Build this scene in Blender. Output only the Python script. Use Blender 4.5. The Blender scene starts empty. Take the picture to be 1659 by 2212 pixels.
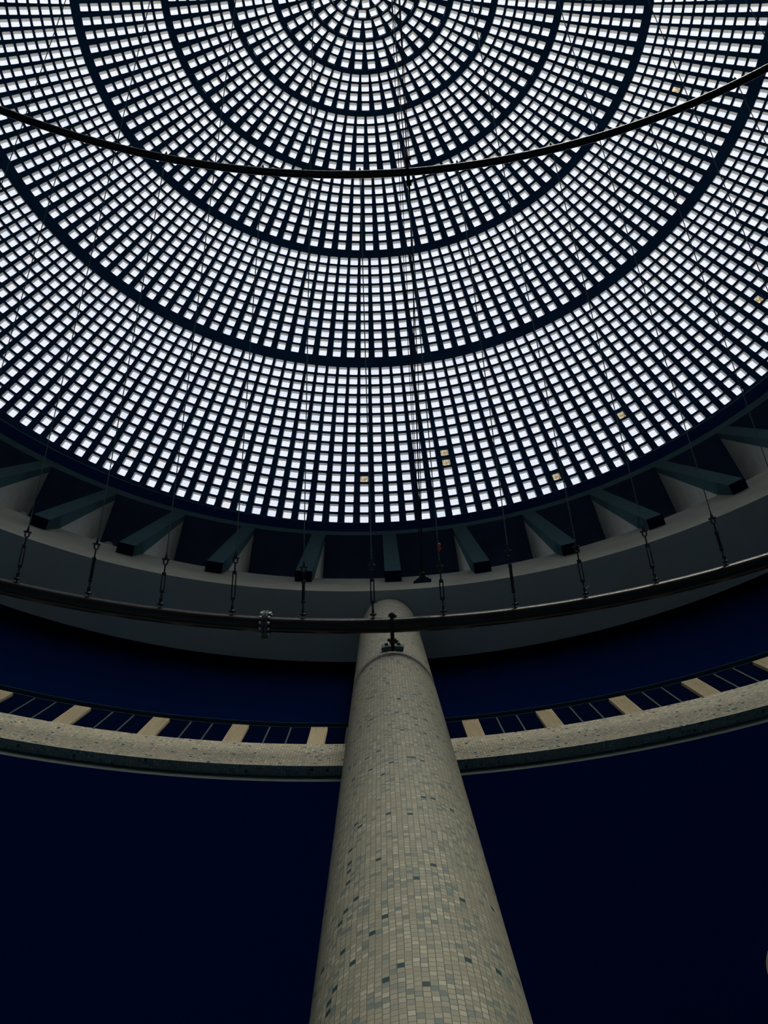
import bpy, math, random
from mathutils import Vector, Matrix
random.seed(7)
PI = math.pi
sin, cos, rad = math.sin, math.cos, math.radians
C = bpy.context.scene.collection
EYE = 1.5                      # camera height above the floor; heights below are measured from the eye

# ------------------------------------------------------------------ camera
F_PX, CXP, CYP = 1750.0, 829.5, 1106.0
RM = Matrix(((0.9999793290, -0.0001599755, 0.0064277434),
             (0.0, 0.9996904305, 0.0248805776),
             (-0.0064297339, -0.0248800633, 0.9996697660)))   # rows: world axes seen by the camera

def to_pixel(p):
    v = RM.transposed() @ (Vector(p) - Vector((0, 0, EYE)))
    if v.z <= 0.01:
        return None
    return (CXP + F_PX * v.x / v.z, CYP + F_PX * v.y / v.z)

cam_d = bpy.data.cameras.new('camera')
cam = bpy.data.objects.new('camera', cam_d); C.objects.link(cam)
right, down, fwd = RM.col[0], RM.col[1], RM.col[2]
m = Matrix.Identity(4)
for i in range(3):
    m[i][0], m[i][1], m[i][2] = right[i], -down[i], -fwd[i]
m[2][3] = EYE
cam.matrix_world = m
cam_d.sensor_fit = 'VERTICAL'; cam_d.sensor_height = 24.0
cam_d.lens = F_PX / 2212.0 * 24.0
cam_d.clip_start = 0.05; cam_d.clip_end = 200
bpy.context.scene.camera = cam

# ------------------------------------------------------------------ materials
def new_mat(name):
    mt = bpy.data.materials.new(name); mt.use_nodes = True
    nt = mt.node_tree
    for n in list(nt.nodes):
        nt.nodes.remove(n)
    return mt, nt, nt.nodes.new('ShaderNodeOutputMaterial')

def plain(name, col, rough=0.7, metal=0.0, noise=0.0, scale=3.0, spec=0.3, col2=None):
    mt, nt, out = new_mat(name)
    b = nt.nodes.new('ShaderNodeBsdfPrincipled')
    b.inputs['Roughness'].default_value = rough
    b.inputs['Metallic'].default_value = metal
    b.inputs['Specular IOR Level'].default_value = spec
    b.inputs['Base Color'].default_value = (*col, 1)
    if noise:
        tc = nt.nodes.new('ShaderNodeTexCoord')
        nz = nt.nodes.new('ShaderNodeTexNoise')
        nz.inputs['Scale'].default_value = scale; nz.inputs['Detail'].default_value = 6
        rp = nt.nodes.new('ShaderNodeValToRGB')
        c2 = col2 or tuple(c * (1 - noise) for c in col)
        rp.color_ramp.elements[0].position = 0.35; rp.color_ramp.elements[0].color = (*c2, 1)
        rp.color_ramp.elements[1].position = 0.65; rp.color_ramp.elements[1].color = (*col, 1)
        nt.links.new(tc.outputs['Object'], nz.inputs['Vector'])
        nt.links.new(nz.outputs['Fac'], rp.inputs['Fac'])
        nt.links.new(rp.outputs['Color'], b.inputs['Base Color'])
    nt.links.new(b.outputs[0], out.inputs[0])
    return mt

def mosaic_material(name='mosaic_tile', K=(1.0, 1.0, 1.0)):
    mt, nt, out = new_mat(name)
    N, L = nt.nodes.new, nt.links.new
    def math_(op, a, b=None, c=None):
        n = N('ShaderNodeMath'); n.operation = op
        for i, v in enumerate((a, b, c)):
            if v is None: continue
            if isinstance(v, (int, float)): n.inputs[i].default_value = v
            else: L(v, n.inputs[i])
        return n.outputs[0]
    uv = N('ShaderNodeUVMap'); uv.uv_map = 'uv'
    sp = N('ShaderNodeSeparateXYZ'); L(uv.outputs[0], sp.inputs[0])
    T = 0.0205
    # slight wobble so that the joints are not ruled lines
    wob = N('ShaderNodeTexNoise'); wob.inputs['Scale'].default_value = 5.0; L(uv.outputs[0], wob.inputs['Vector'])
    wv = math_('MULTIPLY', math_('SUBTRACT', wob.outputs['Fac'], 0.5), 0.35)
    xs = math_('ADD', math_('DIVIDE', sp.outputs[0], T), wv)
    cx = math_('FLOOR', xs)
    w1 = N('ShaderNodeTexWhiteNoise'); w1.noise_dimensions = '1D'; L(cx, w1.inputs['W'])
    ys = math_('ADD', math_('ADD', math_('DIVIDE', sp.outputs[1], T), w1.outputs['Value']), wv)
    cy = math_('FLOOR', ys)
    cb = N('ShaderNodeCombineXYZ'); L(cx, cb.inputs[0]); L(cy, cb.inputs[1])
    w2 = N('ShaderNodeTexWhiteNoise'); w2.noise_dimensions = '2D'; L(cb.outputs[0], w2.inputs['Vector'])
    cb3 = N('ShaderNodeCombineXYZ'); L(cx, cb3.inputs[0]); L(cy, cb3.inputs[1]); cb3.inputs[2].default_value = 5.5
    w3 = N('ShaderNodeTexWhiteNoise'); w3.noise_dimensions = '3D'; L(cb3.outputs[0], w3.inputs['Vector'])
    # patches where more grey tiles were set
    big = N('ShaderNodeTexNoise'); big.inputs['Scale'].default_value = 3.2; big.inputs['Detail'].default_value = 2
    L(uv.outputs[0], big.inputs['Vector'])
    shift = math_('MULTIPLY', math_('SUBTRACT', big.outputs['Fac'], 0.5), 0.6)
    v2 = w2.outputs['Value']
    isdark = math_('LESS_THAN', v2, 0.016)
    grey = math_('LESS_THAN', v2, math_('ADD', 0.20, shift))
    rc = N('ShaderNodeValToRGB'); r = rc.color_ramp
    r.elements[0].position = 0.0; r.elements[0].color = (0.46, 0.43, 0.335, 1)
    r.elements[1].position = 1.0; r.elements[1].color = (0.74, 0.70, 0.575, 1)
    e = r.elements.new(0.8); e.color = (0.60, 0.555, 0.435, 1)
    L(w3.outputs['Value'], rc.inputs['Fac'])
    rg = N('ShaderNodeValToRGB'); r = rg.color_ramp
    r.elements[0].position = 0.0; r.elements[0].color = (0.25, 0.31, 0.29, 1)
    r.elements[1].position = 1.0; r.elements[1].color = (0.47, 0.47, 0.40, 1)
    L(w3.outputs['Value'], rg.inputs['Fac'])
    def mix(fac, a, b):
        n = N('ShaderNodeMix'); n.data_type = 'RGBA'
        L(fac, n.inputs['Factor'])
        for k, v in ((6, a), (7, b)):
            if isinstance(v, tuple): n.inputs[k].default_value = v
            else: L(v, n.inputs[k])
        return n.outputs[2]
    col = mix(grey, rc.outputs[0], rg.outputs[0])
    col = mix(isdark, col, (0.035, 0.095, 0.12, 1))
    fx, fy = math_('FRACT', xs), math_('FRACT', ys)
    dx = math_('MINIMUM', fx, math_('SUBTRACT', 1.0, fx))
    dy = math_('MINIMUM', fy, math_('SUBTRACT', 1.0, fy))
    d = math_('MINIMUM', dx, dy)
    joint = math_('LESS_THAN', d, 0.05)
    jn = math_('MULTIPLY', joint, math_('ADD', 0.35, math_('MULTIPLY', w3.outputs['Value'], 0.65)))
    col = mix(jn, col, (0.10, 0.105, 0.095, 1))
    b = N('ShaderNodeBsdfPrincipled')
    b.inputs['Roughness'].default_value = 0.55
    b.inputs['Specular IOR Level'].default_value = 0.25
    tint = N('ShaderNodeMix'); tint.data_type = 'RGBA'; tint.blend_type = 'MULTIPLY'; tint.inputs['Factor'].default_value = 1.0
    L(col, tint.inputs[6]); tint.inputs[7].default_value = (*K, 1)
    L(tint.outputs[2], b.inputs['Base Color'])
    bp = N('ShaderNodeBump'); bp.inputs['Strength'].default_value = 0.35; bp.inputs['Distance'].default_value = 0.002
    hgt = math_('ADD', math_('MINIMUM', math_('MULTIPLY', d, 12.0), 1.0), math_('MULTIPLY', w3.outputs['Value'], 0.5))
    L(hgt, bp.inputs['Height']); L(bp.outputs[0], b.inputs['Normal'])
    L(b.outputs[0], out.inputs[0])
    return mt

def glass_materials():
    # clear cast-glass face: lets the sky through, faintly clouded
    mt, nt, out = new_mat('glass_block_face')
    N, L = nt.nodes.new, nt.links.new
    tr = N('ShaderNodeBsdfTransparent')
    tl = N('ShaderNodeBsdfTranslucent'); tl.inputs[0].default_value = (0.86, 0.86, 0.85, 1)
    geo = N('ShaderNodeNewGeometry')
    rp = N('ShaderNodeValToRGB'); r = rp.color_ramp
    r.elements[0].position = 0.0; r.elements[0].color = (0.84, 0.87, 0.92, 1)
    r.elements[1].position = 0.55; r.elements[1].color = (0.92, 0.94, 0.97, 1)
    e = r.elements.new(0.93); e.color = (0.92, 0.93, 0.95, 1)
    e = r.elements.new(1.0); e.color = (0.90, 0.87, 0.83, 1)
    L(geo.outputs['Random Per Island'], rp.inputs['Fac']); L(rp.outputs[0], tr.inputs[0])
    mx = N('ShaderNodeMixShader'); mx.inputs[0].default_value = 0.08
    L(tr.outputs[0], mx.inputs[1]); L(tl.outputs[0], mx.inputs[2]); L(mx.outputs[0], out.inputs[0])
    face = mt
    mt, nt, out = new_mat('glass_block_side')
    N, L = nt.nodes.new, nt.links.new
    df = N('ShaderNodeBsdfDiffuse'); df.inputs[0].default_value = (0.60, 0.59, 0.55, 1)
    gl = N('ShaderNodeBsdfGlossy'); gl.inputs['Roughness'].default_value = 0.25; gl.inputs[0].default_value = (0.8, 0.8, 0.8, 1)
    mx = N('ShaderNodeMixShader'); mx.inputs[0].default_value = 0.08
    L(df.outputs[0], mx.inputs[1]); L(gl.outputs[0], mx.inputs[2]); L(mx.outputs[0], out.inputs[0])
    side = mt
    mt, nt, out = new_mat('stained_glass_face')
    N, L = nt.nodes.new, nt.links.new
    tc = N('ShaderNodeTexCoord')
    vz = N('ShaderNodeTexVoronoi'); vz.feature = 'DISTANCE_TO_EDGE'; vz.inputs['Scale'].default_value = 26
    L(tc.outputs['Object'], vz.inputs['Vector'])
    nz = N('ShaderNodeTexNoise'); nz.inputs['Scale'].default_value = 22; nz.inputs['Detail'].default_value = 5
    L(tc.outputs['Object'], nz.inputs['Vector'])
    rp = N('ShaderNodeValToRGB'); r = rp.color_ramp
    r.elements[0].position = 0.3; r.elements[0].color = (0.16, 0.11, 0.05, 1)
    r.elements[1].position = 0.62; r.elements[1].color = (0.74, 0.62, 0.40, 1)
    L(nz.outputs['Fac'], rp.inputs['Fac'])
    mrg = N('ShaderNodeMix'); mrg.data_type = 'RGBA'; mrg.blend_type = 'MULTIPLY'; mrg.inputs['Factor'].default_value = 1.0
    cr = N('ShaderNodeValToRGB'); cr.color_ramp.elements[0].color = (0.2, 0.15, 0.1, 1); cr.color_ramp.elements[1].position = 0.06
    L(vz.outputs['Distance'], cr.inputs['Fac'])
    L(rp.outputs[0], mrg.inputs[6]); L(cr.outputs[0], mrg.inputs[7])
    tl = N('ShaderNodeBsdfTranslucent'); tr = N('ShaderNodeBsdfTransparent')
    L(mrg.outputs[2], tl.inputs[0]); L(mrg.outputs[2], tr.inputs[0])
    mx = N('ShaderNodeMixShader'); mx.inputs[0].default_value = 0.55
    L(tr.outputs[0], mx.inputs[1]); L(tl.outputs[0], mx.inputs[2]); L(mx.outputs[0], out.inputs[0])
    return face, side, mt

MOS = mosaic_material('mosaic_tile', (1.08, 1.08, 1.03))
MOSD = mosaic_material('underside_mosaic_tile', (0.22, 0.34, 0.46))  # mosaic tinted darker and bluer for the parapet underside
MOSC = mosaic_material('column_mosaic_tile', (0.64, 0.672, 0.675))
GF, GS, GSTAIN = glass_materials()
SHELL = plain('dark_shell_concrete', (0.028, 0.10, 0.24), 0.9, noise=0.25, scale=1.5, spec=0.05)
SOFFIT = plain('soffit_plaster', (0.46, 0.54, 0.56), 0.9, noise=0.14, scale=1.1, spec=0.1, col2=(0.49, 0.50, 0.46))
FIN = plain('pale_fin_plaster', (0.66, 0.66, 0.62), 0.9, noise=0.14, scale=5, spec=0.1)
PLASTER = plain('grey_plaster', (0.47, 0.48, 0.43), 0.9, noise=0.16, scale=2.2, spec=0.1)
FOOTSHADE = plain('foot_shade_black', (0.006, 0.012, 0.035), 0.9, spec=0.0)  # near-black colour standing in for shade under the struts
EDGE = plain('grey_edge_plaster', (0.13, 0.165, 0.165), 0.9, noise=0.1, spec=0.1)
STRUT = plain('teal_strut_tone', (0.072, 0.158, 0.19), 0.9, noise=0.1, scale=4, spec=0.05)  # dark teal tone of the slanting beams and ring beam faces
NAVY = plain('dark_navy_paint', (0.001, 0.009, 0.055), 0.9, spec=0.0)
NAVYC = plain('navy_ceiling_paint', (0.003, 0.033, 0.19), 0.9, spec=0.0)
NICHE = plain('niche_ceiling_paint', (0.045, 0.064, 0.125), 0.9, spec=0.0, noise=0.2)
RIMDARK = plain('dark_rim_underside', (0.008, 0.03, 0.12), 0.9, spec=0.0)  # near-black tone on the sloping underside of the ring beam
FLOOR = plain('pale_grey_floor', (0.34, 0.47, 0.56), 0.6, noise=0.2, scale=0.6)
PIPE = plain('black_painted_pipe', (0.011, 0.0105, 0.012), 0.27, spec=0.26)
STEEL = plain('galvanised_steel', (0.05, 0.055, 0.075), 0.42, metal=0.55)
DULL = plain('dull_bolt', (0.22, 0.23, 0.25), 0.3, metal=0.9)
BOLT = plain('bright_bolt', (0.75, 0.75, 0.75), 0.25, metal=1.0)
WIRE = plain('steel_wire_rope', (0.14, 0.23, 0.24), 0.5, spec=0.2)
ROPE = plain('black_cable', (0.012, 0.015, 0.022), 0.6)
CREAM = plain('cream_ribbed_panel', (0.76, 0.66, 0.47), 0.75, noise=0.06, scale=9)
MULL = plain('teal_mullion', (0.035, 0.085, 0.09), 0.5)
DGLASS = plain('dark_window_glass', (0.0008, 0.005, 0.028), 0.6, spec=0.0)
RAIL = plain('dark_rail', (0.03, 0.07, 0.10), 0.6, spec=0.05)
RED = plain('red_tape', (0.62, 0.075, 0.05), 0.6)
STRAW = plain('dry_straw', (0.55, 0.47, 0.30), 0.8)
TEALBOX = plain('teal_painted_steel', (0.085, 0.15, 0.16), 0.6, noise=0.5, scale=60)
LAMPGLASS = plain('lamp_lens', (0.22, 0.25, 0.26), 0.2, spec=0.6)
mt, nt, out = new_mat('dim_lamp_glow')
em = nt.nodes.new('ShaderNodeEmission'); em.inputs[0].default_value = (1.0, 0.86, 0.62, 1); em.inputs[1].default_value = 0.055
nt.links.new(em.outputs[0], out.inputs[0]); GLOW = mt

mt, nt, out = new_mat('clear_window_glass')
tr = nt.nodes.new('ShaderNodeBsdfTransparent'); tr.inputs[0].default_value = (0.93, 0.95, 0.95, 1)
nt.links.new(tr.outputs[0], out.inputs[0]); CLEAR = mt

# ------------------------------------------------------------------ mesh helpers
class MB:
    def __init__(s): s.v, s.f, s.mi, s.uv, s.sm = [], [], [], {}, []
    def add(s, vs, fs, mi=0, smooth=False):
        b = len(s.v); s.v.extend([tuple(p) for p in vs])
        for f in fs:
            s.f.append(tuple(b + i for i in f)); s.mi.append(mi); s.sm.append(smooth)
        return b
    def box(s, c, ax, ay, az, mi=0):
        c, ax, ay, az = Vector(c), Vector(ax), Vector(ay), Vector(az)
        vs = [c + i * ax + j * ay + k * az for k in (-1, 1) for j in (-1, 1) for i in (-1, 1)]
        s.add(vs, [(0, 2, 3, 1), (4, 5, 7, 6), (0, 1, 5, 4), (2, 6, 7, 3), (0, 4, 6, 2), (1, 3, 7, 5)], mi)
    def tube(s, pts, r, n=8, mi=0, caps=True, closed=False):
        pts = [Vector(p) for p in pts]; k = len(pts)
        rs = r if isinstance(r, (list, tuple)) else [r] * k
        vs = []
        up = None
        for i, p in enumerate(pts):
            if closed: t = pts[(i + 1) % k] - pts[i - 1]
            else: t = pts[min(i + 1, k - 1)] - pts[max(i - 1, 0)]
            t.normalize()
            if up is None:
                up = Vector((0, 0, 1)) if abs(t.z) < 0.9 else Vector((1, 0, 0))
            a = t.cross(up).normalized(); b2 = a.cross(t).normalized(); up = b2
            for j in range(n):
                q = 2 * PI * j / n
                vs.append(p + rs[i] * (cos(q) * a + sin(q) * b2))
        fs = []
        rng = range(k) if closed else range(k - 1)
        for i in rng:
            i2 = (i + 1) % k
            for j in range(n):
                j2 = (j + 1) % n
                fs.append((i * n + j, i2 * n + j, i2 * n + j2, i * n + j2))
        b = s.add(vs, fs, mi, True)
        if caps and not closed:
            s.f.append(tuple(b + j for j in range(n))); s.mi.append(mi); s.sm.append(False)
            s.f.append(tuple(b + (k - 1) * n + j for j in reversed(range(n)))); s.mi.append(mi); s.sm.append(False)
    def lathe_x(s, prof, n=12, mi=0):           # profile of (x, r) about the local X axis
        s.tube_prof([(x, 0, 0) for x, r in prof], [r for x, r in prof], n, mi)
    def tube_prof(s, pts, rs, n, mi):
        k = len(pts); vs = []
        for (x, y, z), r in zip(pts, rs):
            for j in range(n):
                q = 2 * PI * j / n
                vs.append((x, y + r * cos(q), z + r * sin(q)))
        fs = [(i * n + j, (i + 1) * n + j, (i + 1) * n + (j + 1) % n, i * n + (j + 1) % n) for i in range(k - 1) for j in range(n)]
        b = s.add(vs, fs, mi, True)
        s.f.append(tuple(b + j for j in range(n))); s.mi.append(mi); s.sm.append(False)
        s.f.append(tuple(b + (k - 1) * n + j for j in range(n))); s.mi.append(mi); s.sm.append(False)
    def build(s, name, mats, parent=None):
        me = bpy.data.meshes.new(name)
        me.from_pydata(s.v, [], s.f); me.validate(clean_customdata=False)
        if not isinstance(mats, (list, tuple)): mats = [mats]
        for q in mats: me.materials.append(q)
        if len(me.polygons) == len(s.f):
            me.polygons.foreach_set('material_index', s.mi)
            me.polygons.foreach_set('use_smooth', s.sm)
        me.update()
        o = bpy.data.objects.new(name, me); C.objects.link(o)
        if parent is not None: o.parent = parent
        return o

def revolve(name, prof, cx, mats, seg=360, closed=True, uv=False, a0=0.0, a1=2 * PI, mis=None, smooth=False, origin=None):
    """profile of (R, height above the eye) turned about the vertical axis at (cx, -10)"""
    full = abs(a1 - a0 - 2 * PI) < 1e-6
    n = seg if full else seg + 1
    k = len(prof)
    vs, fs, mi, uvs = [], [], [], []
    lens = [0.0]
    for i in range(1, k + 1):
        a, b = prof[i - 1], prof[i % k]
        lens.append(lens[-1] + math.hypot(b[0] - a[0], b[1] - a[1]))
    Rm_ = prof[0][0]
    for i in range(n):
        a = a0 + (a1 - a0) * i / seg
        for R, h in prof:
            vs.append((cx + R * sin(a), -10 + R * cos(a), h + EYE))
    for i in range(seg):
        i2 = (i + 1) % n
        for j in range(k if closed else k - 1):
            j2 = (j + 1) % k
            fs.append((i * k + j, i * k + j2, i2 * k + j2, i2 * k + j))
            mi.append(mis[j] if mis else 0)
            u0, u1 = (a0 + (a1 - a0) * i / seg) * Rm_, (a0 + (a1 - a0) * (i + 1) / seg) * Rm_
            uvs += [(u0, lens[j]), (u0, lens[j + 1]), (u1, lens[j + 1]), (u1, lens[j])]
    me = bpy.data.meshes.new(name)
    me.from_pydata(vs, [], fs)
    for q in (mats if isinstance(mats, (list, tuple)) else [mats]): me.materials.append(q)
    me.polygons.foreach_set('material_index', mi)
    if smooth: me.polygons.foreach_set('use_smooth', [True] * len(fs))
    if uv:
        ul = me.uv_layers.new(name='uv')
        ul.data.foreach_set('uv', [c for p in uvs for c in p])
    me.update()
    o = bpy.data.objects.new(name, me); C.objects.link(o)
    return o

def tag(o, label, cat, group=None, kind=None):
    o['label'] = label
    o['category'] = cat
    if group: o['group'] = group
    if kind: o['kind'] = kind
    return o
def struct(o, label, cat): return tag(o, label, cat, kind='structure')
def empty(name, loc=(0, 0, 0)):
    o = bpy.data.objects.new(name, None); C.objects.link(o); o.location = loc; o.empty_display_size = 0.1
    return o
def at(cx, R, deg, h):
    a = rad(deg); return Vector((cx + R * sin(a), -10 + R * cos(a), h + EYE))
ORD = ['first', 'second', 'third', 'fourth', 'fifth', 'sixth', 'seventh', 'eighth', 'ninth', 'tenth', 'eleventh', 'twelfth']

# ------------------------------------------------------------------ the dome: shell with openings and glass blocks
DX, SR, HTOP = -0.311, 23.522, 16.180          # axis x, sphere radius, apex height above the eye
SC = Vector((DX, -10, HTOP - SR + EYE))
def sph(arc, phi, n=0.0):
    t = arc / SR
    d = Vector((sin(t) * sin(phi), sin(t) * cos(phi), cos(t)))
    return SC + (SR + n) * d
# arc of first row, arc of last row, rows, blocks in a row, phase
SECT = [(0.410, 0.410, 1, 12, 0.140), (0.603, 0.603, 1, 17, -0.0185), (0.813, 1.005, 2, 25, 0.1211),
        (1.245, 1.629, 3, 39, -0.0566), (1.893, 2.472, 4, 63, 0.0217), (2.749, 3.725, 6, 88, -0.0161),
        (4.014, 5.374, 8, 127, -0.0247), (5.688, 7.594, 11, 183, 0.0068), (7.950, 10.834, 16, 251, 0.0060)]
SIDE, CORN, DEPTH = 0.148, 0.016, 0.080

def loop_xy(half, corner):
    pts = []
    for cxs, cys, st in ((1, 1, 0), (-1, 1, 90), (-1, -1, 180), (1, -1, 270)):
        for q in (0, 45, 90):
            a = rad(st + q)
            pts.append((cxs * (half - corner) + corner * cos(a), cys * (half - corner) + corner * sin(a)))
    return pts
HOLE = loop_xy(SIDE / 2, CORN)
FAR = loop_xy(SIDE / 2 * 0.985, CORN)

def frame(arc, phi):
    t = arc / SR
    n = Vector((sin(t) * sin(phi), sin(t) * cos(phi), cos(t)))
    er = Vector((cos(t) * sin(phi), cos(t) * cos(phi), -sin(t)))
    ep = Vector((cos(phi), -sin(phi), 0))
    return SC + SR * n, ep, er, n

shell = MB(); blocks = []
PITCH = 0.1925
prev_edge = 0.0
def annulus(a0, a1, n=0.0, seg=252):
    vs = [sph(a, 2 * PI * i / seg, n) for i in range(seg) for a in (a0, a1)]
    shell.add(vs, [(2 * i, 2 * i + 1, (2 * i + 3) % (2 * seg), (2 * i + 2) % (2 * seg)) for i in range(seg)])
def cap(a1, n, seg=48):
    vs = [sph(0, 0, n)] + [sph(a1, 2 * PI * i / seg, n) for i in range(seg)]
    shell.add(vs, [(0, 1 + i, 1 + (i + 1) % seg) for i in range(seg)])
for si, (a0, a1, rows, NB, ph0) in enumerate(SECT):
    pitch = (a1 - a0) / (rows - 1) if rows > 1 else PITCH
    lo, hi = a0 - pitch / 2, a1 + pitch / 2
    if si == 0:
        cap(lo, 0.0); cap(lo, 0.09)
    elif lo > prev_edge + 0.002:
        annulus(prev_edge - 0.001, lo + 0.001); annulus(prev_edge - 0.001, lo + 0.001, 0.09)
    prev_edge = hi
    for ri in range(rows):
        ac = a0 + ri * pitch
        for k in range(NB):
            phi = ph0 + 2 * PI * k / NB
            dphi = PI / NB
            O, ep, er, n = frame(ac, phi)
            blocks.append((O, ep, er, n, si, ri))
            for lev in (0.0, 0.09):
                cor = [sph(ac + pitch / 2, phi + dphi, lev), sph(ac + pitch / 2, phi - dphi, lev),
                       sph(ac - pitch / 2, phi - dphi, lev), sph(ac - pitch / 2, phi + dphi, lev)]
                hs = [O + x * ep + y * er + lev * n for x, y in HOLE]
                fs = []
                for q in range(4):
                    fs += [(q, 4 + 3 * q, 4 + 3 * q + 1), (q, 4 + 3 * q + 1, 4 + 3 * q + 2)]
                    q2 = (q + 1) % 4
                    fs.append((q, 4 + 3 * q + 2, 4 + 3 * q2, q2))
                shell.add(cor + hs, fs)
annulus(prev_edge - 0.001, 11.25); annulus(prev_edge - 0.001, 11.25, 0.09)
ceiling = shell.build('ceiling', SHELL)
struct(ceiling, 'shallow dark concrete dome pierced by rings of square glass blocks', 'dome')

def block_mesh(mb, O, ep, er, n):
    a = [O + x * ep + y * er - 0.001 * n for x, y in HOLE]
    a2 = [O + x * ep * 0.965 + y * er * 0.965 + 0.012 * n for x, y in HOLE]
    b = [O + x * ep * 0.965 + y * er * 0.965 + DEPTH * n for x, y in FAR]
    K = 12
    fs = [(i, (i + 1) % K, K + (i + 1) % K, K + i) for i in range(K)]
    fs += [(K + i, K + (i + 1) % K, 2 * K + (i + 1) % K, 2 * K + i) for i in range(K)]
    base = mb.add(a + a2 + b, fs, 1)
    mb.f.append(tuple(base + 2 * K + i for i in range(K))); mb.mi.append(0); mb.sm.append(False)

def px_area(O, ep, er):
    q = [to_pixel(O + sx * SIDE / 2 * ep + sy * SIDE / 2 * er) for sx, sy in ((1, 1), (-1, 1), (-1, -1), (1, -1))]
    if any(p is None or not (0 < p[0] < 1659 and 0 < p[1] < 2212) for p in q): return 0, None
    A = 0.5 * abs(sum(q[i][0] * q[(i + 1) % 4][1] - q[(i + 1) % 4][0] * q[i][1] for i in range(4)))
    return A, (sum(p[0] for p in q) / 4, sum(p[1] for p in q) / 4)
info = [px_area(b[0], b[1], b[2]) for b in blocks]
STAINED = {}
for sx, sy in ((960, 973), (963, 998), (788, 1033), (1200, 1030), (1339, 896), (1638, 645), (1462, 191)):
    best = min((i for i in range(len(blocks)) if info[i][1]), key=lambda i: (info[i][1][0] - sx) ** 2 + (info[i][1][1] - sy) ** 2)
    STAINED[best] = True
order = sorted((i for i in range(len(blocks)) if i not in STAINED), key=lambda i: -info[i][0])
single = set(order[:100 - len(STAINED)])
rest = MB()
for i, (O, ep, er, n, si, ri) in enumerate(blocks):
    if i in single or i in STAINED:
        mb = MB(); Z = Vector((0, 0, 0))
        block_mesh(mb, Z, ep, er, n)
        if i in STAINED:
            o = mb.build('glass_block', [GSTAIN, SHELL], ceiling)
            o['label'] = 'amber stained and cracked glass block'
        else:
            o = mb.build('glass_block', [GF, GS], ceiling)
        o.location = O
    else:
        block_mesh(rest, O, ep, er, n)
o = rest.build('glass_block', [GF, GS], ceiling); o['kind'] = 'stuff'

# ------------------------------------------------------------------ drum under the dome
DRX = -0.380
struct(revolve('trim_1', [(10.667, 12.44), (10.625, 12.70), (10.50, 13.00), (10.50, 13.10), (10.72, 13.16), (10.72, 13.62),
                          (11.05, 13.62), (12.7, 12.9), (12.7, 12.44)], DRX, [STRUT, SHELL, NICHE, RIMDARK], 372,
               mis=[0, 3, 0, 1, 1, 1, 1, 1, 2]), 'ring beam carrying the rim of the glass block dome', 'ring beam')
struct(revolve('wall_drum', [(12.5, 10.55), (12.5, 10.95), (12.7, 10.95), (12.7, 10.55)], DRX, PLASTER, 248), 'low upstand behind the ledge under the dome rim', 'wall')
struct(revolve('trim_6', [(12.5, 12.04), (12.5, 12.445), (12.7, 12.445), (12.7, 12.04)], DRX, NICHE, 248), 'dark lintel closing the top of the added clerestory strip', 'lintel')  # lowers the head of the added strip so the upper fins stay dim
struct(revolve('window_14', [(12.56, 10.95), (12.56, 12.05), (12.575, 12.05), (12.575, 10.95)], DRX, CLEAR, 248), 'added unseen clerestory strip behind the niches, lighting the fins', 'window')  # unseen glazing added to brighten the fin sides
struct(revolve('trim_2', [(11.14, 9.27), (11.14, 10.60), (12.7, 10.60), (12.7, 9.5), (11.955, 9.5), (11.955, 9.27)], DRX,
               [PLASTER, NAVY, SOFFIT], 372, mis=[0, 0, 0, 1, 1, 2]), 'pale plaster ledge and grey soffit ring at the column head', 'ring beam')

def strut(deg, label):
    """dark inclined beam with a flat foot, and the pale radial fin it stands against"""
    a = rad(deg); er = Vector((sin(a), cos(a), 0)); et = Vector((cos(a), -sin(a), 0))
    root = empty('roof_strut', at(DRX, 11.07, deg, 10.14))
    def prism(name, prof, w, mat):
        mb = MB(); vs = []
        for s in (-1, 1):
            for R, h in prof:
                vs.append(er * (R - 11.07) + et * w * s + Vector((0, 0, h - 10.14)))
        k = len(prof)
        mb.add(vs, [(i, (i + 1) % k, k + (i + 1) % k, k + i) for i in range(k)] + [tuple(range(k)), tuple(reversed(range(k, 2 * k)))])
        return mb.build(name, mat, root)
    prism('beam', [(11.005, 10.14), (10.669, 12.439), (10.76, 12.439), (11.138, 10.602), (11.138, 10.14)], 0.103, STRUT)
    prism('foot_shade', [(11.003, 10.118), (11.003, 10.139), (11.138, 10.139), (11.138, 10.118)], 0.105, FOOTSHADE)  # thin plate whose black colour paints the shade below the beam
    prism('fin', [(11.139, 10.602), (10.761, 12.439), (12.499, 12.439), (12.499, 10.602)], 0.100, FIN)
    return tag(root, label, 'strut', 'concrete struts below the dome rim')
for k in range(-6, 7):
    deg = 2.90 + 5.825 * k
    if k == 0: lb = 'grey concrete strut under the dome rim directly above the mosaic column'
    else:
        lb = 'slanting grey strut under the dome rim, %s to the %s of the central one' % (ORD[abs(k) - 1], 'left' if k < 0 else 'right')
    strut(deg, lb)

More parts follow.
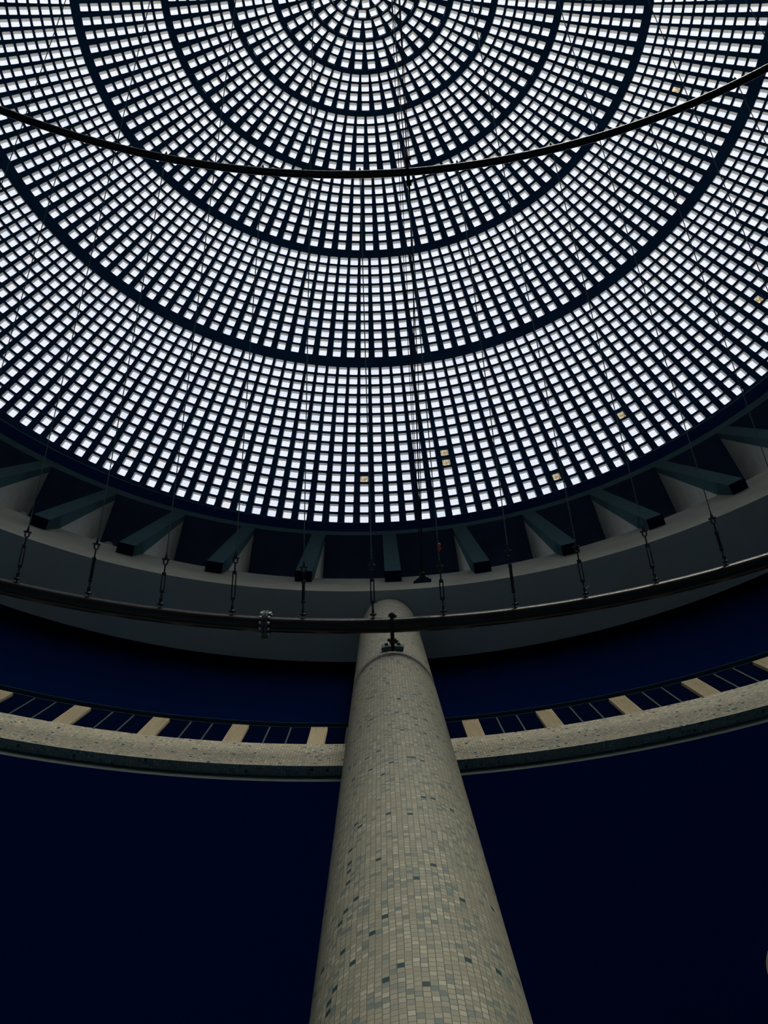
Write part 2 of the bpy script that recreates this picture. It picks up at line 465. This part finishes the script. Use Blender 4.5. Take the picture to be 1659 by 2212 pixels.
# lamps and lengths of trunking lying on the ledge
def ledge_lamp(x, y, h, label, face):
    root = empty('ledge_lamp', (x, y, h + EYE))
    d = Vector(face).normalized(); u = Vector((0, 0, 1)); s = d.cross(u).normalized(); u = s.cross(d)
    mb = MB(); n = 20
    prof = [(-0.10, 0.03), (-0.06, 0.05), (0.0, 0.066), (0.012, 0.07), (0.02, 0.066), (0.02, 0.058)]
    vs = [d * x0 + r * (cos(2 * PI * j / n) * s + sin(2 * PI * j / n) * u) for x0, r in prof for j in range(n)]
    fs = [(i * n + j, i * n + (j + 1) % n, (i + 1) * n + (j + 1) % n, (i + 1) * n + j) for i in range(len(prof) - 1) for j in range(n)]
    mb.add(vs, fs + [tuple(range(n))], 0, True); mb.build('lamp_housing', STEEL, root)
    mb = MB()
    mb.add([d * 0.019 + r * (cos(2 * PI * j / n) * s + sin(2 * PI * j / n) * u) + d * b for r, b in ((0.058, 0), (0.04, 0.008)) for j in range(n)] + [d * 0.03],
           [(j, (j + 1) % n, n + (j + 1) % n, n + j) for j in range(n)] + [(n + j, n + (j + 1) % n, 2 * n) for j in range(n)], 0, True)
    mb.build('lamp_lens', LAMPGLASS, root)
    mb = MB(); mb.box(Vector((0, 0, -0.114)) - d * 0.03, s * 0.02, Vector((d.x, d.y, 0)) * 0.02, (0, 0, 0.09)); mb.build('bracket', ROPE, root)
    return tag(root, label, 'lamp', 'round lamps on the ledge')
ledge_lamp(*(at(DRX, 11.19, -17.67, 10.72).xy), 10.79, 'round lamp on the pale ledge, left one of the pair', (0.25, -0.75, -0.5))
ledge_lamp(*(at(DRX, 11.19, -16.75, 10.72).xy), 10.79, 'round lamp on the pale ledge, right one of the pair', (0.2, -0.75, -0.5))
ledge_lamp(*(at(DRX, 11.19, -22.9, 10.72).xy), 10.78, 'round lamp half hidden on the ledge near the left photo edge', (0.3, -0.7, -0.5))
def trunk(a0, a1, label):
    mb = MB(); n = 8
    pts = [at(DRX, 11.172, a0 + (a1 - a0) * i / n, 10.63) for i in range(n + 1)]
    c = pts[n // 2]
    er = (Vector((c.x - DRX, c.y + 10, 0))).normalized()
    vs = []
    for p in pts:
        for dr, dz in ((-0.03, -0.029), (-0.03, 0.04), (0.03, 0.04), (0.03, -0.029)): vs.append(p - c + er * dr + Vector((0, 0, dz)))
    fs = [(4 * i + j, 4 * i + (j + 1) % 4, 4 * i + 4 + (j + 1) % 4, 4 * i + 4 + j) for i in range(n) for j in range(4)]
    mb.add(vs, fs + [(0, 1, 2, 3), tuple(4 * n + j for j in (3, 2, 1, 0))])
    o = mb.build('cable_trunking', ROPE); o.location = c
    return tag(o, label, 'trunking', 'black trunking lying on the ledge')
trunk(-1.0, 1.1, 'thin black trunking lying on the ledge left of the central strut')
trunk(21.3, 22.9, 'black trunking lying on the ledge beside the third strut right of the column')

# ------------------------------------------------------------------ dark band, windows, pilasters, parapet
BX = -0.430
struct(revolve('wall_upper', [(12.07, 5.50), (12.07, 9.52), (12.4, 9.52), (12.4, 5.50)], BX, NAVY, 248), 'dark navy band of wall between the windows and the soffit', 'wall')
trim = revolve('trim_3', [(12.0, 6.963), (12.0, 6.970), (12.068, 6.970), (12.068, 6.963)], BX, RAIL, 372)
struct(trim, 'thin upper metal rail over the band of windows', 'rail')
struct(revolve('trim_4', [(12.01, 6.868), (12.01, 6.875), (12.068, 6.875), (12.068, 6.868)], BX, RAIL, 372), 'thin lower metal rail over the band of windows', 'rail')

PIL = [-19.40, -16.23, -13.06, -9.885, -6.695, -3.505, -0.337, 2.70, 5.742, 8.738, 11.736, 14.734, 17.73, 20.73]
iC = 7                                             # the one hidden behind the column
def pilaster(deg, label):
    a = rad(deg); er = Vector((sin(a), cos(a), 0)); et = Vector((cos(a), -sin(a), 0))
    base = at(BX, 11.98, deg, 5.80)
    w, n = 0.0705, 11
    front = []
    for i in range(n):
        x0 = -w + 2 * w * i / n; d = 2 * w / n
        front += [(x0 + 0.02 * d, 0.014), (x0 + 0.17 * d, 0.013), (x0 + 0.22 * d, 0.0015), (x0 + 0.5 * d, 0.0), (x0 + 0.78 * d, 0.0015), (x0 + 0.83 * d, 0.013), (x0 + 0.98 * d, 0.014)]
    prof = front + [(w, 0.014), (w, 0.031), (-w, 0.031), (-w, 0.014)]
    mb = MB(); vs = []
    for z in (0, 0.987):
        for x, r in prof: vs.append(et * x + er * r + Vector((0, 0, z)))
    k = len(prof)
    mb.add(vs, [(i, (i + 1) % k, k + (i + 1) % k, k + i) for i in range(k)] + [tuple(range(k)), tuple(reversed(range(k, 2 * k)))])
    o = mb.build('ribbed_pilaster', CREAM); o.location = base
    return tag(o, label, 'pilaster', 'ribbed pilasters behind the balcony parapet')
for i, deg in enumerate(PIL):
    if i == iC: continue
    k = i - iC
    pilaster(deg, 'ribbed cream pilaster behind the tiled parapet, %s to the %s of the column' % (ORD[abs(k) - 1], 'left' if k < 0 else 'right'))
for i in range(len(PIL) - 1):
    d0, d1 = PIL[i], PIL[i + 1]
    a0, a1 = d0 + 0.36, d1 - 0.36
    w = revolve('window_%d' % (i + 1), [(12.012, 5.82), (12.012, 6.86), (12.068, 6.86), (12.068, 5.82)], BX, DGLASS, 8, a0=rad(a0), a1=rad(a1))
    struct(w, 'dark window between two ribbed pilasters, bay %d from the left' % (i + 1), 'window')
    for t in (0.365, 0.635):
        deg = d0 + (d1 - d0) * t
        a = rad(deg); er = Vector((sin(a), cos(a), 0)); et = Vector((cos(a), -sin(a), 0))
        mb = MB(); mb.box(at(BX, 12.006, deg, 6.32), et * 0.0065, er * 0.006, (0, 0, 0.505))
        mb.build('mullion', MULL, w)

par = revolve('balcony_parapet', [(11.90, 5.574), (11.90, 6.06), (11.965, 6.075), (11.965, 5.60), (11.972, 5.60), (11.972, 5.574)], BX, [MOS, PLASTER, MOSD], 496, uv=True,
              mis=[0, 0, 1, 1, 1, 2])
tag(par, 'curved balcony parapet faced with cream mosaic tiles, behind the column', 'parapet')
struct(revolve('trim_5', [(11.98, 5.49), (11.98, 5.60), (12.06, 5.60), (12.06, 5.49)], BX, [EDGE, NAVYC], 372, mis=[0, 0, 0, 1]), 'grey plaster edge strip below the mosaic parapet', 'trim')
struct(revolve('ceiling', [(12.0, 5.492), (16.5, 5.492), (16.5, 5.62), (12.0, 5.62)], BX, NAVYC, 128), 'dark navy ceiling under the balcony', 'ceiling')
struct(revolve('wall_outer', [(16.3, -1.5), (16.3, 5.5), (16.5, 5.5), (16.5, -1.5)], BX, NAVY, 128), 'dark outer wall of the hall under the balcony', 'wall')
struct(revolve('floor', [(0.001, -1.5), (16.5, -1.5), (16.5, -1.6), (0.001, -1.6)], BX, FLOOR, 96), 'blue grey floor of the round hall', 'floor')

# round lamp under the balcony, at the right edge of the photograph
lamp = empty('ceiling_lamp', (2.925, 3.21, 5.49 + EYE))
def disc_prof(name, prof, mats, parent, n=48):
    mb = MB()
    vs = [(r * cos(2 * PI * j / n), r * sin(2 * PI * j / n), z) for r, z in prof for j in range(n)]
    fs = [(i * n + j, i * n + (j + 1) % n, (i + 1) * n + (j + 1) % n, (i + 1) * n + j) for i in range(len(prof) - 1) for j in range(n)]
    fs += [tuple(range(n)), tuple(reversed(range((len(prof) - 1) * n, len(prof) * n)))]
    mb.add(vs, fs, 0, False)
    return mb.build(name, mats, parent)
disc_prof('lamp_base', [(0.20, 0.0), (0.20, -0.035), (0.12, -0.035)], PIPE, lamp)
disc_prof('lamp_shade', [(0.255, -0.036), (0.28, -0.05), (0.28, -0.062), (0.20, -0.075)], GLOW, lamp)
tag(lamp, 'dim round ceiling lamp cut by the right photo edge', 'lamp')

# ------------------------------------------------------------------ the mosaic column
COLX, COLY, COLR, COLH = 1.545 * sin(rad(4.35)), 1.545 * cos(rad(4.35)), 0.317, 9.268
mb = MB(); n = 128
vs, fs, uvs = [], [], []
zs = [0.0, 3.0, 6.0, 9.0, COLH + EYE]
for z in zs:
    for j in range(n):
        a = 2 * PI * j / n
        vs.append((COLR * sin(a), COLR * cos(a), z))
for i in range(len(zs) - 1):
    for j in range(n):
        fs.append((i * n + j, i * n + (j + 1) % n, (i + 1) * n + (j + 1) % n, (i + 1) * n + j))
        u0, u1 = 2 * PI * j / n * COLR, 2 * PI * (j + 1) / n * COLR
        uvs += [(u0, zs[i]), (u1, zs[i]), (u1, zs[i + 1]), (u0, zs[i + 1])]
me = bpy.data.meshes.new('mosaic_column'); me.from_pydata(vs, [], fs); me.materials.append(MOSC)
me.polygons.foreach_set('use_smooth', [True] * len(fs))
ul = me.uv_layers.new(name='uv'); ul.data.foreach_set('uv', [c for p in uvs for c in p])
col = bpy.data.objects.new('mosaic_column', me); C.objects.link(col); col.location = (COLX, COLY, 0)
tag(col, 'tall round column clad in cream mosaic tiles with scattered dark ones', 'column')

# ------------------------------------------------------------------ suspended rings
PX = -0.304
def ring(name, cx, R, h, r, mat, label, seg=360, n=20):
    root = empty(name, (cx, -10, h + EYE))
    mb = MB(); mb.tube([(R * sin(2 * PI * i / seg), R * cos(2 * PI * i / seg), 0) for i in range(seg)], r, n, closed=True)
    mb.build('pipe', mat, root)
    return tag(root, label, 'ring', 'suspended ring pipes')
R_OUT, H_OUT, r_OUT = 11.03, 6.197, 0.059
outer = ring('suspended_ring', PX, R_OUT, H_OUT, r_OUT, PIPE, 'large black ring pipe passing in front of the column')
R_IN, H_IN, r_IN = 7.443, 6.600, 0.0305
INX = -0.339
inner = ring('suspended_ring', INX, R_IN, H_IN, r_IN, PIPE, 'smaller black ring pipe crossing below the glass block dome')
# bolted flange coupling on the big ring, left of the column
cpl = MB(); a = rad(-2.93); et = Vector((cos(a), -sin(a), 0)); er = Vector((sin(a), cos(a), 0)); up = Vector((0, 0, 1))
cc = Vector((R_OUT * sin(a), R_OUT * cos(a), 0))
def disc_along(mb, c, d, e1, e2, r, t, n=24, mi=0):
    vs = [c + d * s * t + r * (cos(2 * PI * j / n) * e1 + sin(2 * PI * j / n) * e2) for s in (-1, 1) for j in range(n)]
    mb.add(vs, [(j, (j + 1) % n, n + (j + 1) % n, n + j) for j in range(n)] + [tuple(range(n)), tuple(reversed(range(n, 2 * n)))], mi)
for s in (-1, 1): disc_along(cpl, cc + et * 0.0125 * s, et, er, up, 0.108, 0.0095)
cp = cpl.build('flange_coupling', STEEL, outer)
for q in range(12):
    g = 2 * PI * (q + 0.5) / 12
    bb = MB(); p = cc + 0.086 * (cos(g) * er + sin(g) * up)
    disc_along(bb, p, et, er, up, 0.006, 0.042, 8); 
    for s in (-1, 1): disc_along(bb, p + et * s * 0.031, et, er, up, 0.0135, 0.008, 6)
    bb.build('bolt', DULL, cp)

# ------------------------------------------------------------------ radial tension cables
def eye_bolt():
    mb = MB()
    mb.lathe_x([(-0.010, 0.006), (-0.008, 0.012), (0.004, 0.013), (0.008, 0.007), (0.018, 0.010), (0.019, 0.022), (0.026, 0.029), (0.035, 0.022), (0.038, 0.012), (0.048, 0.011)], 12)
    mb.tube([(0.061 + 0.016 * cos(2 * PI * i / 14), 0, 0.016 * sin(2 * PI * i / 14)) for i in range(14)], 0.0085, 6, closed=True)
    return mb
def turnbuckle(L, style):
    mb = MB(); x0 = 0.064
    mb.lathe_x([(x0, 0.005), (x0 + 0.01, 0.008), (x0 + 0.03, 0.0065), (x0 + 0.05, 0.0065)], 8)
    b0, b1 = x0 + 0.045, x0 + 0.045 + L
    mb.lathe_x([(b0, 0.006), (b0 + 0.004, 0.0155), (b0 + 0.03, 0.0155), (b0 + 0.03, 0.008)], 10)
    mb.lathe_x([(b1 - 0.03, 0.008), (b1 - 0.03, 0.0155), (b1 - 0.004, 0.0155), (b1, 0.006)], 10)
    if style:
        for s in (-1, 1): mb.tube([(b0 + 0.005, s * 0.0125, 0), (b1 - 0.005, s * 0.0125, 0)], 0.0050, 6)
    else:
        mb.lathe_x([(b0 + 0.02, 0.0125), (b1 - 0.02, 0.0125)], 10)
    mb.lathe_x([(b1, 0.006), (b1 + 0.06, 0.006)], 8)
    return mb, b1 + 0.06
def shackle(x):
    mb = MB()
    mb.tube([(x + 0.012 - 0.015 * cos(PI * (i / 10.0 - 0.5)) , 0.015 * sin(PI * (i / 10.0 - 0.5)), 0) for i in range(11)] + [(x + 0.04, 0.015, 0)], 0.0062, 6)
    mb.tube([(x + 0.012, -0.015, 0), (x + 0.04, -0.015, 0)], 0.0062, 6)
    mb.tube([(x + 0.038, -0.029, 0), (x + 0.038, 0.029, 0)], 0.0075, 8)
    mb.lathe_x([(x + 0.036, 0.014), (x + 0.05, 0.012), (x + 0.075, 0.0055), (x + 0.085, 0.004)], 10)
    return mb
def tension_cable(p0, p1, label, k, tip):
    d = p1 - p0; Ln = d.length; d.normalize()
    s = Vector((0, 0, 1)).cross(d).normalized(); u = d.cross(s)
    root = empty('tension_cable', p0)
    root.rotation_euler = Matrix((d, s, u)).transposed().to_euler()
    eye_bolt().build('eye_bolt', [STEEL], root)
    bm_ = MB(); bm_.lathe_x([(-0.006, 0.004), (-0.004, 0.0085), (0.002, 0.0095), (0.006, 0.006)], 8); bo = bm_.build('bolt_head', BOLT, root)
    bo.location = (0.006, 0.003, -0.030)
    rnd = random.Random(k * 17 + 3)
    L = [0.20, 0.165, 0.23, 0.185][k % 4]
    tb, x = turnbuckle(L, k % 3 != 1)
    tb.build('turnbuckle', STEEL, root)
    shackle(x).build('shackle', STEEL, root)
    mb = MB(); segs = 24
    sag = 0.015 if not tip else 0.006
    pts = []
    for i in range(segs + 1):
        t = i / segs; xx = x + 0.06 + (Ln - x - 0.06) * t
        pts.append((xx, 0, -sag * 4 * t * (1 - t)))
    mb.tube(pts, 0.0041, 6)
    for j in range(3):                                   # clamped tail of the wire rope
        mb.lathe_x([(x + 0.085 + 0.03 * j, 0.0035), (x + 0.088 + 0.03 * j, 0.006), (x + 0.095 + 0.03 * j, 0.006), (x + 0.098 + 0.03 * j, 0.0035)], 6)
    mb.build('wire_rope', WIRE, root)
    if tip:
        mb = MB(); e = Ln
        mb.lathe_x([(e - 0.02, 0.004), (e + 0.056, 0.004), (e + 0.060, 0.012), (e + 0.066, 0.012), (e + 0.09, 0.003)], 8)
        mb.build('end_bolt', STEEL, root)
    return root, d, s, u, x

MEAS = {-5: -13.05, -4: -10.142, -3: -7.214, -2: -4.322, -1: -1.462, 0: 1.363, 1: 4.209, 2: 7.108, 3: 9.972, 4: 12.861, 5: 15.765}
INN = {-6: -16.812, -4: -10.667, -2: -4.601, 0: 1.446, 2: 7.535, 4: 13.489, 6: 19.732, -5: -13.857, -3: -7.619, -1: -1.656, 1: 4.35, 3: 10.349, 5: 16.584}
HUB = Vector((-0.33, -11.3, 7.62 + EYE))
cables = {}
for k in range(-14, 15):
    ao = MEAS.get(k, 1.363 + 2.88 * k)
    ai = INN.get(k, 1.446 + 3.035 * k)
    p0 = at(PX, R_OUT - r_OUT + 0.004, ao, H_OUT + 0.02)
    tip = (k % 2 == 0)
    if tip:
        p1 = at(INX, R_IN + r_IN + 0.002, ai, H_IN)
    else:
        pm = at(INX, R_IN, ai, H_IN + 0.038)
        dirn = (pm - p0)
        t = ((HUB - p0).xy.dot(dirn.xy) / dirn.xy.length_squared)
        p1 = p0 + dirn * t
        side = (p1 - HUB); side.z = 0
        p1 = p1 - dirn.normalized() * 0.35
    vis = False
    for i in range(41):
        q = to_pixel(p0 + (p1 - p0) * i / 40)
        if q and -5 < q[0] < 1664 and -5 < q[1] < 2217: vis = True; break
    if not vis: continue
    if k in MEAS:
        kk = k + 5
        where = '%s from the left along the large ring' % ORD[kk]
        if k == 0: where = 'ending just left of the column bracket'
    else:
        side = 'left' if k < 0 else 'right'
        j = abs(k) - 5
        where = '%s beyond the %s photo edge' % (ORD[j - 1], side)
    lab = 'steel cable to the smaller ring, ' if tip else 'long steel cable over the smaller ring, '
    root, d, s, u, x = tension_cable(p0, p1, '', k + 20, tip)
    tag(root, lab + where, 'cable', 'radial steel cables between the rings')
    cables[k] = (root, p0, d, s, u, x)
# red tape on the cable right of the column
root, p0, d, s, u, x = cables[1]
mb = MB(); xt = x + 0.155
mb.tube([(xt, 0.004, 0.0), (xt + 0.02, 0.010, 0.004), (xt + 0.035, 0.004, -0.002), (xt + 0.055, 0.007, 0.002), (xt + 0.062, 0.002, 0)], [0.005, 0.017, 0.010, 0.016, 0.005], 8)
o = mb.build('tape', RED, root); o['label'] = 'strip of red tape'
# straw caught on the ring beside the eighth cable
mb = MB(); st = at(PX, 10.955, 9.95, 6.27)
mb.tube([(0.0, 0.0, 0.0), (0.022, -0.03, 0.012), (0.05, -0.062, 0.02)], [0.002, 0.0028, 0.0016], 6)
o = mb.build('straw', STRAW); o.location = st
tag(o, 'pale dry straw caught on the large ring beside a cable end', 'straw')
# hub where the long cables meet
mb = MB(); mb.tube([(0.36 * cos(2 * PI * i / 40), 0.36 * sin(2 * PI * i / 40), 0) for i in range(40)], 0.04, 10, closed=True)
o = mb.build('cable_hub', PIPE); o.location = HUB
tag(o, 'small steel hub ring where the long cables meet', 'hub')

# ------------------------------------------------------------------ bracket between the big ring and the column
colC = Vector((COLX, COLY, 0))
toward = Vector((0.118 - 0.017, 1.2, 0)).normalized()
bd = Vector((COLX - 0.098, COLY - 0.93, 0)).normalized()          # from the ring towards the column
bs = Vector((bd.y, -bd.x, 0))
bb0 = Vector((0.098, 0.93, 6.125 + EYE))
br = empty('column_bracket', bb0)
mb = MB()
Lst = 0.28
mb.tube([(bd * -0.015)[:], (bd * Lst)[:]], 0.0145, 10); mb.build('stem', PIPE, br)
mb = MB()
mb.box(bd * 0.002 + Vector((0, 0, 0.0)), bd * 0.010, bs * 0.024, (0, 0, 0.022)); mb.box(bd * 0.018 + bs * 0.022, bd * 0.008, bs * 0.012, (0, 0, 0.012))
mb.tube([(bd * 0.012 - bs * 0.028)[:], (bd * 0.012 + bs * 0.038)[:]], 0.007, 8); mb.build('clamp', PIPE, br)
mb = MB()
mb.box(bd * 0.200, bd * 0.016, bs * 0.024, (0, 0, 0.026)); mb.tube([(bd * 0.195 - bs * 0.038)[:], (bd * 0.195 + bs * 0.030)[:]], 0.011, 8)
mb.tube([(bd * 0.21 - bs * 0.02)[:], (bd * 0.21 + bs * 0.042)[:]], 0.012, 8); mb.build('clamp', PIPE, br)
# curved shoe bearing on the column
mb = MB(); nn = 12
pc = colC + Vector((0, 0, 6.27 + EYE)) - bb0
ca = math.atan2(-bd.x, -bd.y)
inner_, outer_ = COLR + 0.001, COLR + 0.036
vs = []
for i in range(nn + 1):
    a = ca + rad(-14.5 + 29 * i / nn)
    dd = Vector((sin(a), cos(a), 0))
    for r_, z in ((inner_, -0.06), (outer_, -0.06), (outer_, 0.05), (inner_, 0.05)): vs.append(pc + dd * r_ + Vector((0, 0, z)))
fs = [(4 * i + j, 4 * i + (j + 1) % 4, 4 * i + 4 + (j + 1) % 4, 4 * i + 4 + j) for i in range(nn) for j in range(4)] + [(0, 1, 2, 3), tuple(4 * nn + j for j in (3, 2, 1, 0))]
mb.add(vs, fs)
for sgn in (-1, 1):
    a = ca + sgn * rad(7.5); dd = Vector((sin(a), cos(a), 0))
    mb.box(pc + dd * (outer_ + 0.008) + Vector((0, 0, 0.0)), dd * 0.009, Vector((dd.y, -dd.x, 0)) * 0.012, (0, 0, 0.012))
mb.build('shoe', TEALBOX, br)
mb = MB(); mb.tube([(bd * 0.20 + bs * 0.045 + Vector((0, 0, 0.02)))[:], (bd * 0.24 + bs * 0.06 + Vector((0, 0, 0.05)))[:], (bd * 0.272 + bs * 0.078 + Vector((0, 0, 0.1)))[:]], 0.0022, 6)
mb.build('tie_wire', WIRE, br)
tag(br, 'dark clamp bracket with curved shoe between large ring and column', 'bracket')

# clamp on the smaller ring with the cable bundle
a = rad(4.57); er = Vector((sin(a), cos(a), 0)); et = Vector((cos(a), -sin(a), 0))
ck = empty('ring_clamp', at(INX, R_IN, 4.40, H_IN - r_IN - 0.016))
mb = MB(); mb.tube([(er * -0.16)[:], (er * 0.125)[:]], 0.0135, 10); mb.build('stem', PIPE, ck)
for x0 in (-0.075, 0.105):
    mb = MB(); mb.box(er * x0, er * 0.014, et * 0.021, (0, 0, 0.02)); mb.tube([(er * (x0 - 0.01) - et * 0.024)[:], (er * (x0 - 0.01) + et * 0.034)[:]], 0.008, 8)
    mb.tube([(er * (x0 + 0.016) - et * 0.018)[:], (er * (x0 + 0.016) + et * 0.022)[:]], 0.009, 8); mb.build('clamp', PIPE, ck)
tag(ck, 'dark clamp under the smaller ring where the cable bundle crosses it', 'clamp')

def ray_pt(u, v, h):
    w = RM @ Vector(((u - CXP) / F_PX, (v - CYP) / F_PX, 1.0))
    return Vector((w.x / w.z * h, w.y / w.z * h, h + EYE))
foot_p = ray_pt(912, 1243, 6.31)
bun = empty('cable_bundle', foot_p)
def strand(pix, r, wob=0.0, seed=1):
    rn = random.Random(seed); pts = []
    ws = [ray_pt(u, v, h) for u, v, h in pix]
    hubp = Vector((-0.12 + rn.uniform(-0.05, 0.05), -10.95, 7.72 + EYE))
    ws = [hubp] + ws
    for i in range(len(ws) - 1):
        for j in range(20):
            p = ws[i].lerp(ws[i + 1], j / 20)
            pts.append(p - foot_p + Vector((rn.uniform(-1, 1) * wob, 0, rn.uniform(-1, 1) * wob)))
    pts.append(ws[-1] - foot_p)
    mb = MB(); mb.tube([p[:] for p in pts], r, 6); mb.build('cable', ROPE, bun)
strand([(846, 0, 6.88), (862, 372, 6.72), (882, 760, 6.53), (908, 1236, 6.32)], 0.0028, 0.0006, 1)
strand([(852, 0, 6.88), (867, 372, 6.72), (886, 760, 6.53), (910, 1236, 6.32)], 0.0028, 0.0006, 2)
strand([(862, 0, 6.86), (880, 345, 6.71), (892, 560, 6.60), (896, 800, 6.49), (912, 1236, 6.32)], 0.0048, 0.0022, 3)
strand([(864, 0, 6.88), (884, 345, 6.71), (889, 560, 6.60), (903, 800, 6.49), (913, 1236, 6.32)], 0.0034, 0.0014, 4)
mb = MB()
n0 = ray_pt(905, 1240, 6.31) - foot_p
vs = []
for h in (6.30, 6.335):
    for u, v in ((907, 1236), (917, 1236), (918, 1244), (932, 1251), (931, 1257), (893, 1260), (894, 1255), (906, 1246)):
        vs.append(ray_pt(u, v, 6.3175) - foot_p + Vector((0, 0, h - 6.3175)))
k = 8
mb.add(vs, [(i, (i + 1) % k, k + (i + 1) % k, k + i) for i in range(k)] + [tuple(range(k)), tuple(reversed(range(k, 2 * k)))])
mb.build('end_plate', ROPE, bun)
tag(bun, 'bundle of dark cables ending in a flared plate right of the column head', 'cable')

# ------------------------------------------------------------------ daylight
w = bpy.data.worlds.new('overcast_sky'); bpy.context.scene.world = w; w.use_nodes = True
nt = w.node_tree
N, L = nt.nodes.new, nt.links.new
bg = nt.nodes['Background']
tc = N('ShaderNodeTexCoord')
# overcast sky, much brighter round the veiled sun that stands low behind the far side of the dome
SUN_AZ, SUN_EL, SUN_K, ZEN = 11.0, 29.0, 112.0, 0.99
sd = Vector((sin(rad(SUN_AZ)) * cos(rad(SUN_EL)), -cos(rad(SUN_AZ)) * cos(rad(SUN_EL)), sin(rad(SUN_EL))))
dt = N('ShaderNodeVectorMath'); dt.operation = 'DOT_PRODUCT'; dt.inputs[1].default_value = sd[:]
L(tc.outputs['Generated'], dt.inputs[0])
mr = N('ShaderNodeMapRange'); mr.interpolation_type = 'SMOOTHSTEP'
mr.inputs['From Min'].default_value = cos(rad(14)); mr.inputs['From Max'].default_value = cos(rad(3))
mr.inputs['To Min'].default_value = 0.0; mr.inputs['To Max'].default_value = 1.0
L(dt.outputs['Value'], mr.inputs['Value'])
mx = N('ShaderNodeMix'); mx.data_type = 'RGBA'; L(mr.outputs[0], mx.inputs['Factor'])
mx.inputs[6].default_value = (0.90 * ZEN, 0.945 * ZEN, 1.04 * ZEN, 1)
mx.inputs[7].default_value = (1.0 * SUN_K, 0.93 * SUN_K, 0.77 * SUN_K, 1)
sx = N('ShaderNodeSeparateXYZ'); L(tc.outputs['Generated'], sx.inputs[0])
gr = N('ShaderNodeMapRange'); gr.inputs['From Min'].default_value = -0.02; gr.inputs['From Max'].default_value = 0.02
L(sx.outputs['Z'], gr.inputs['Value'])
mg = N('ShaderNodeMix'); mg.data_type = 'RGBA'; L(gr.outputs[0], mg.inputs['Factor'])
mg.inputs[6].default_value = (0.05, 0.055, 0.06, 1); L(mx.outputs[2], mg.inputs[7])
L(mg.outputs[2], bg.inputs[0]); bg.inputs[1].default_value = 1.0

sc = bpy.context.scene
sc.view_settings.view_transform = 'Standard'; sc.view_settings.look = 'None'
sc.view_settings.exposure = 0.0; sc.view_settings.gamma = 1.0; sc.view_settings.use_curve_mapping = False
sc.cycles.use_denoising = True
try: sc.cycles.denoiser = 'OPENIMAGEDENOISE'
except Exception: pass
sc.cycles.max_bounces = 8; sc.cycles.diffuse_bounces = 5; sc.cycles.transparent_max_bounces = 16
sc.cycles.sample_clamp_indirect = 8
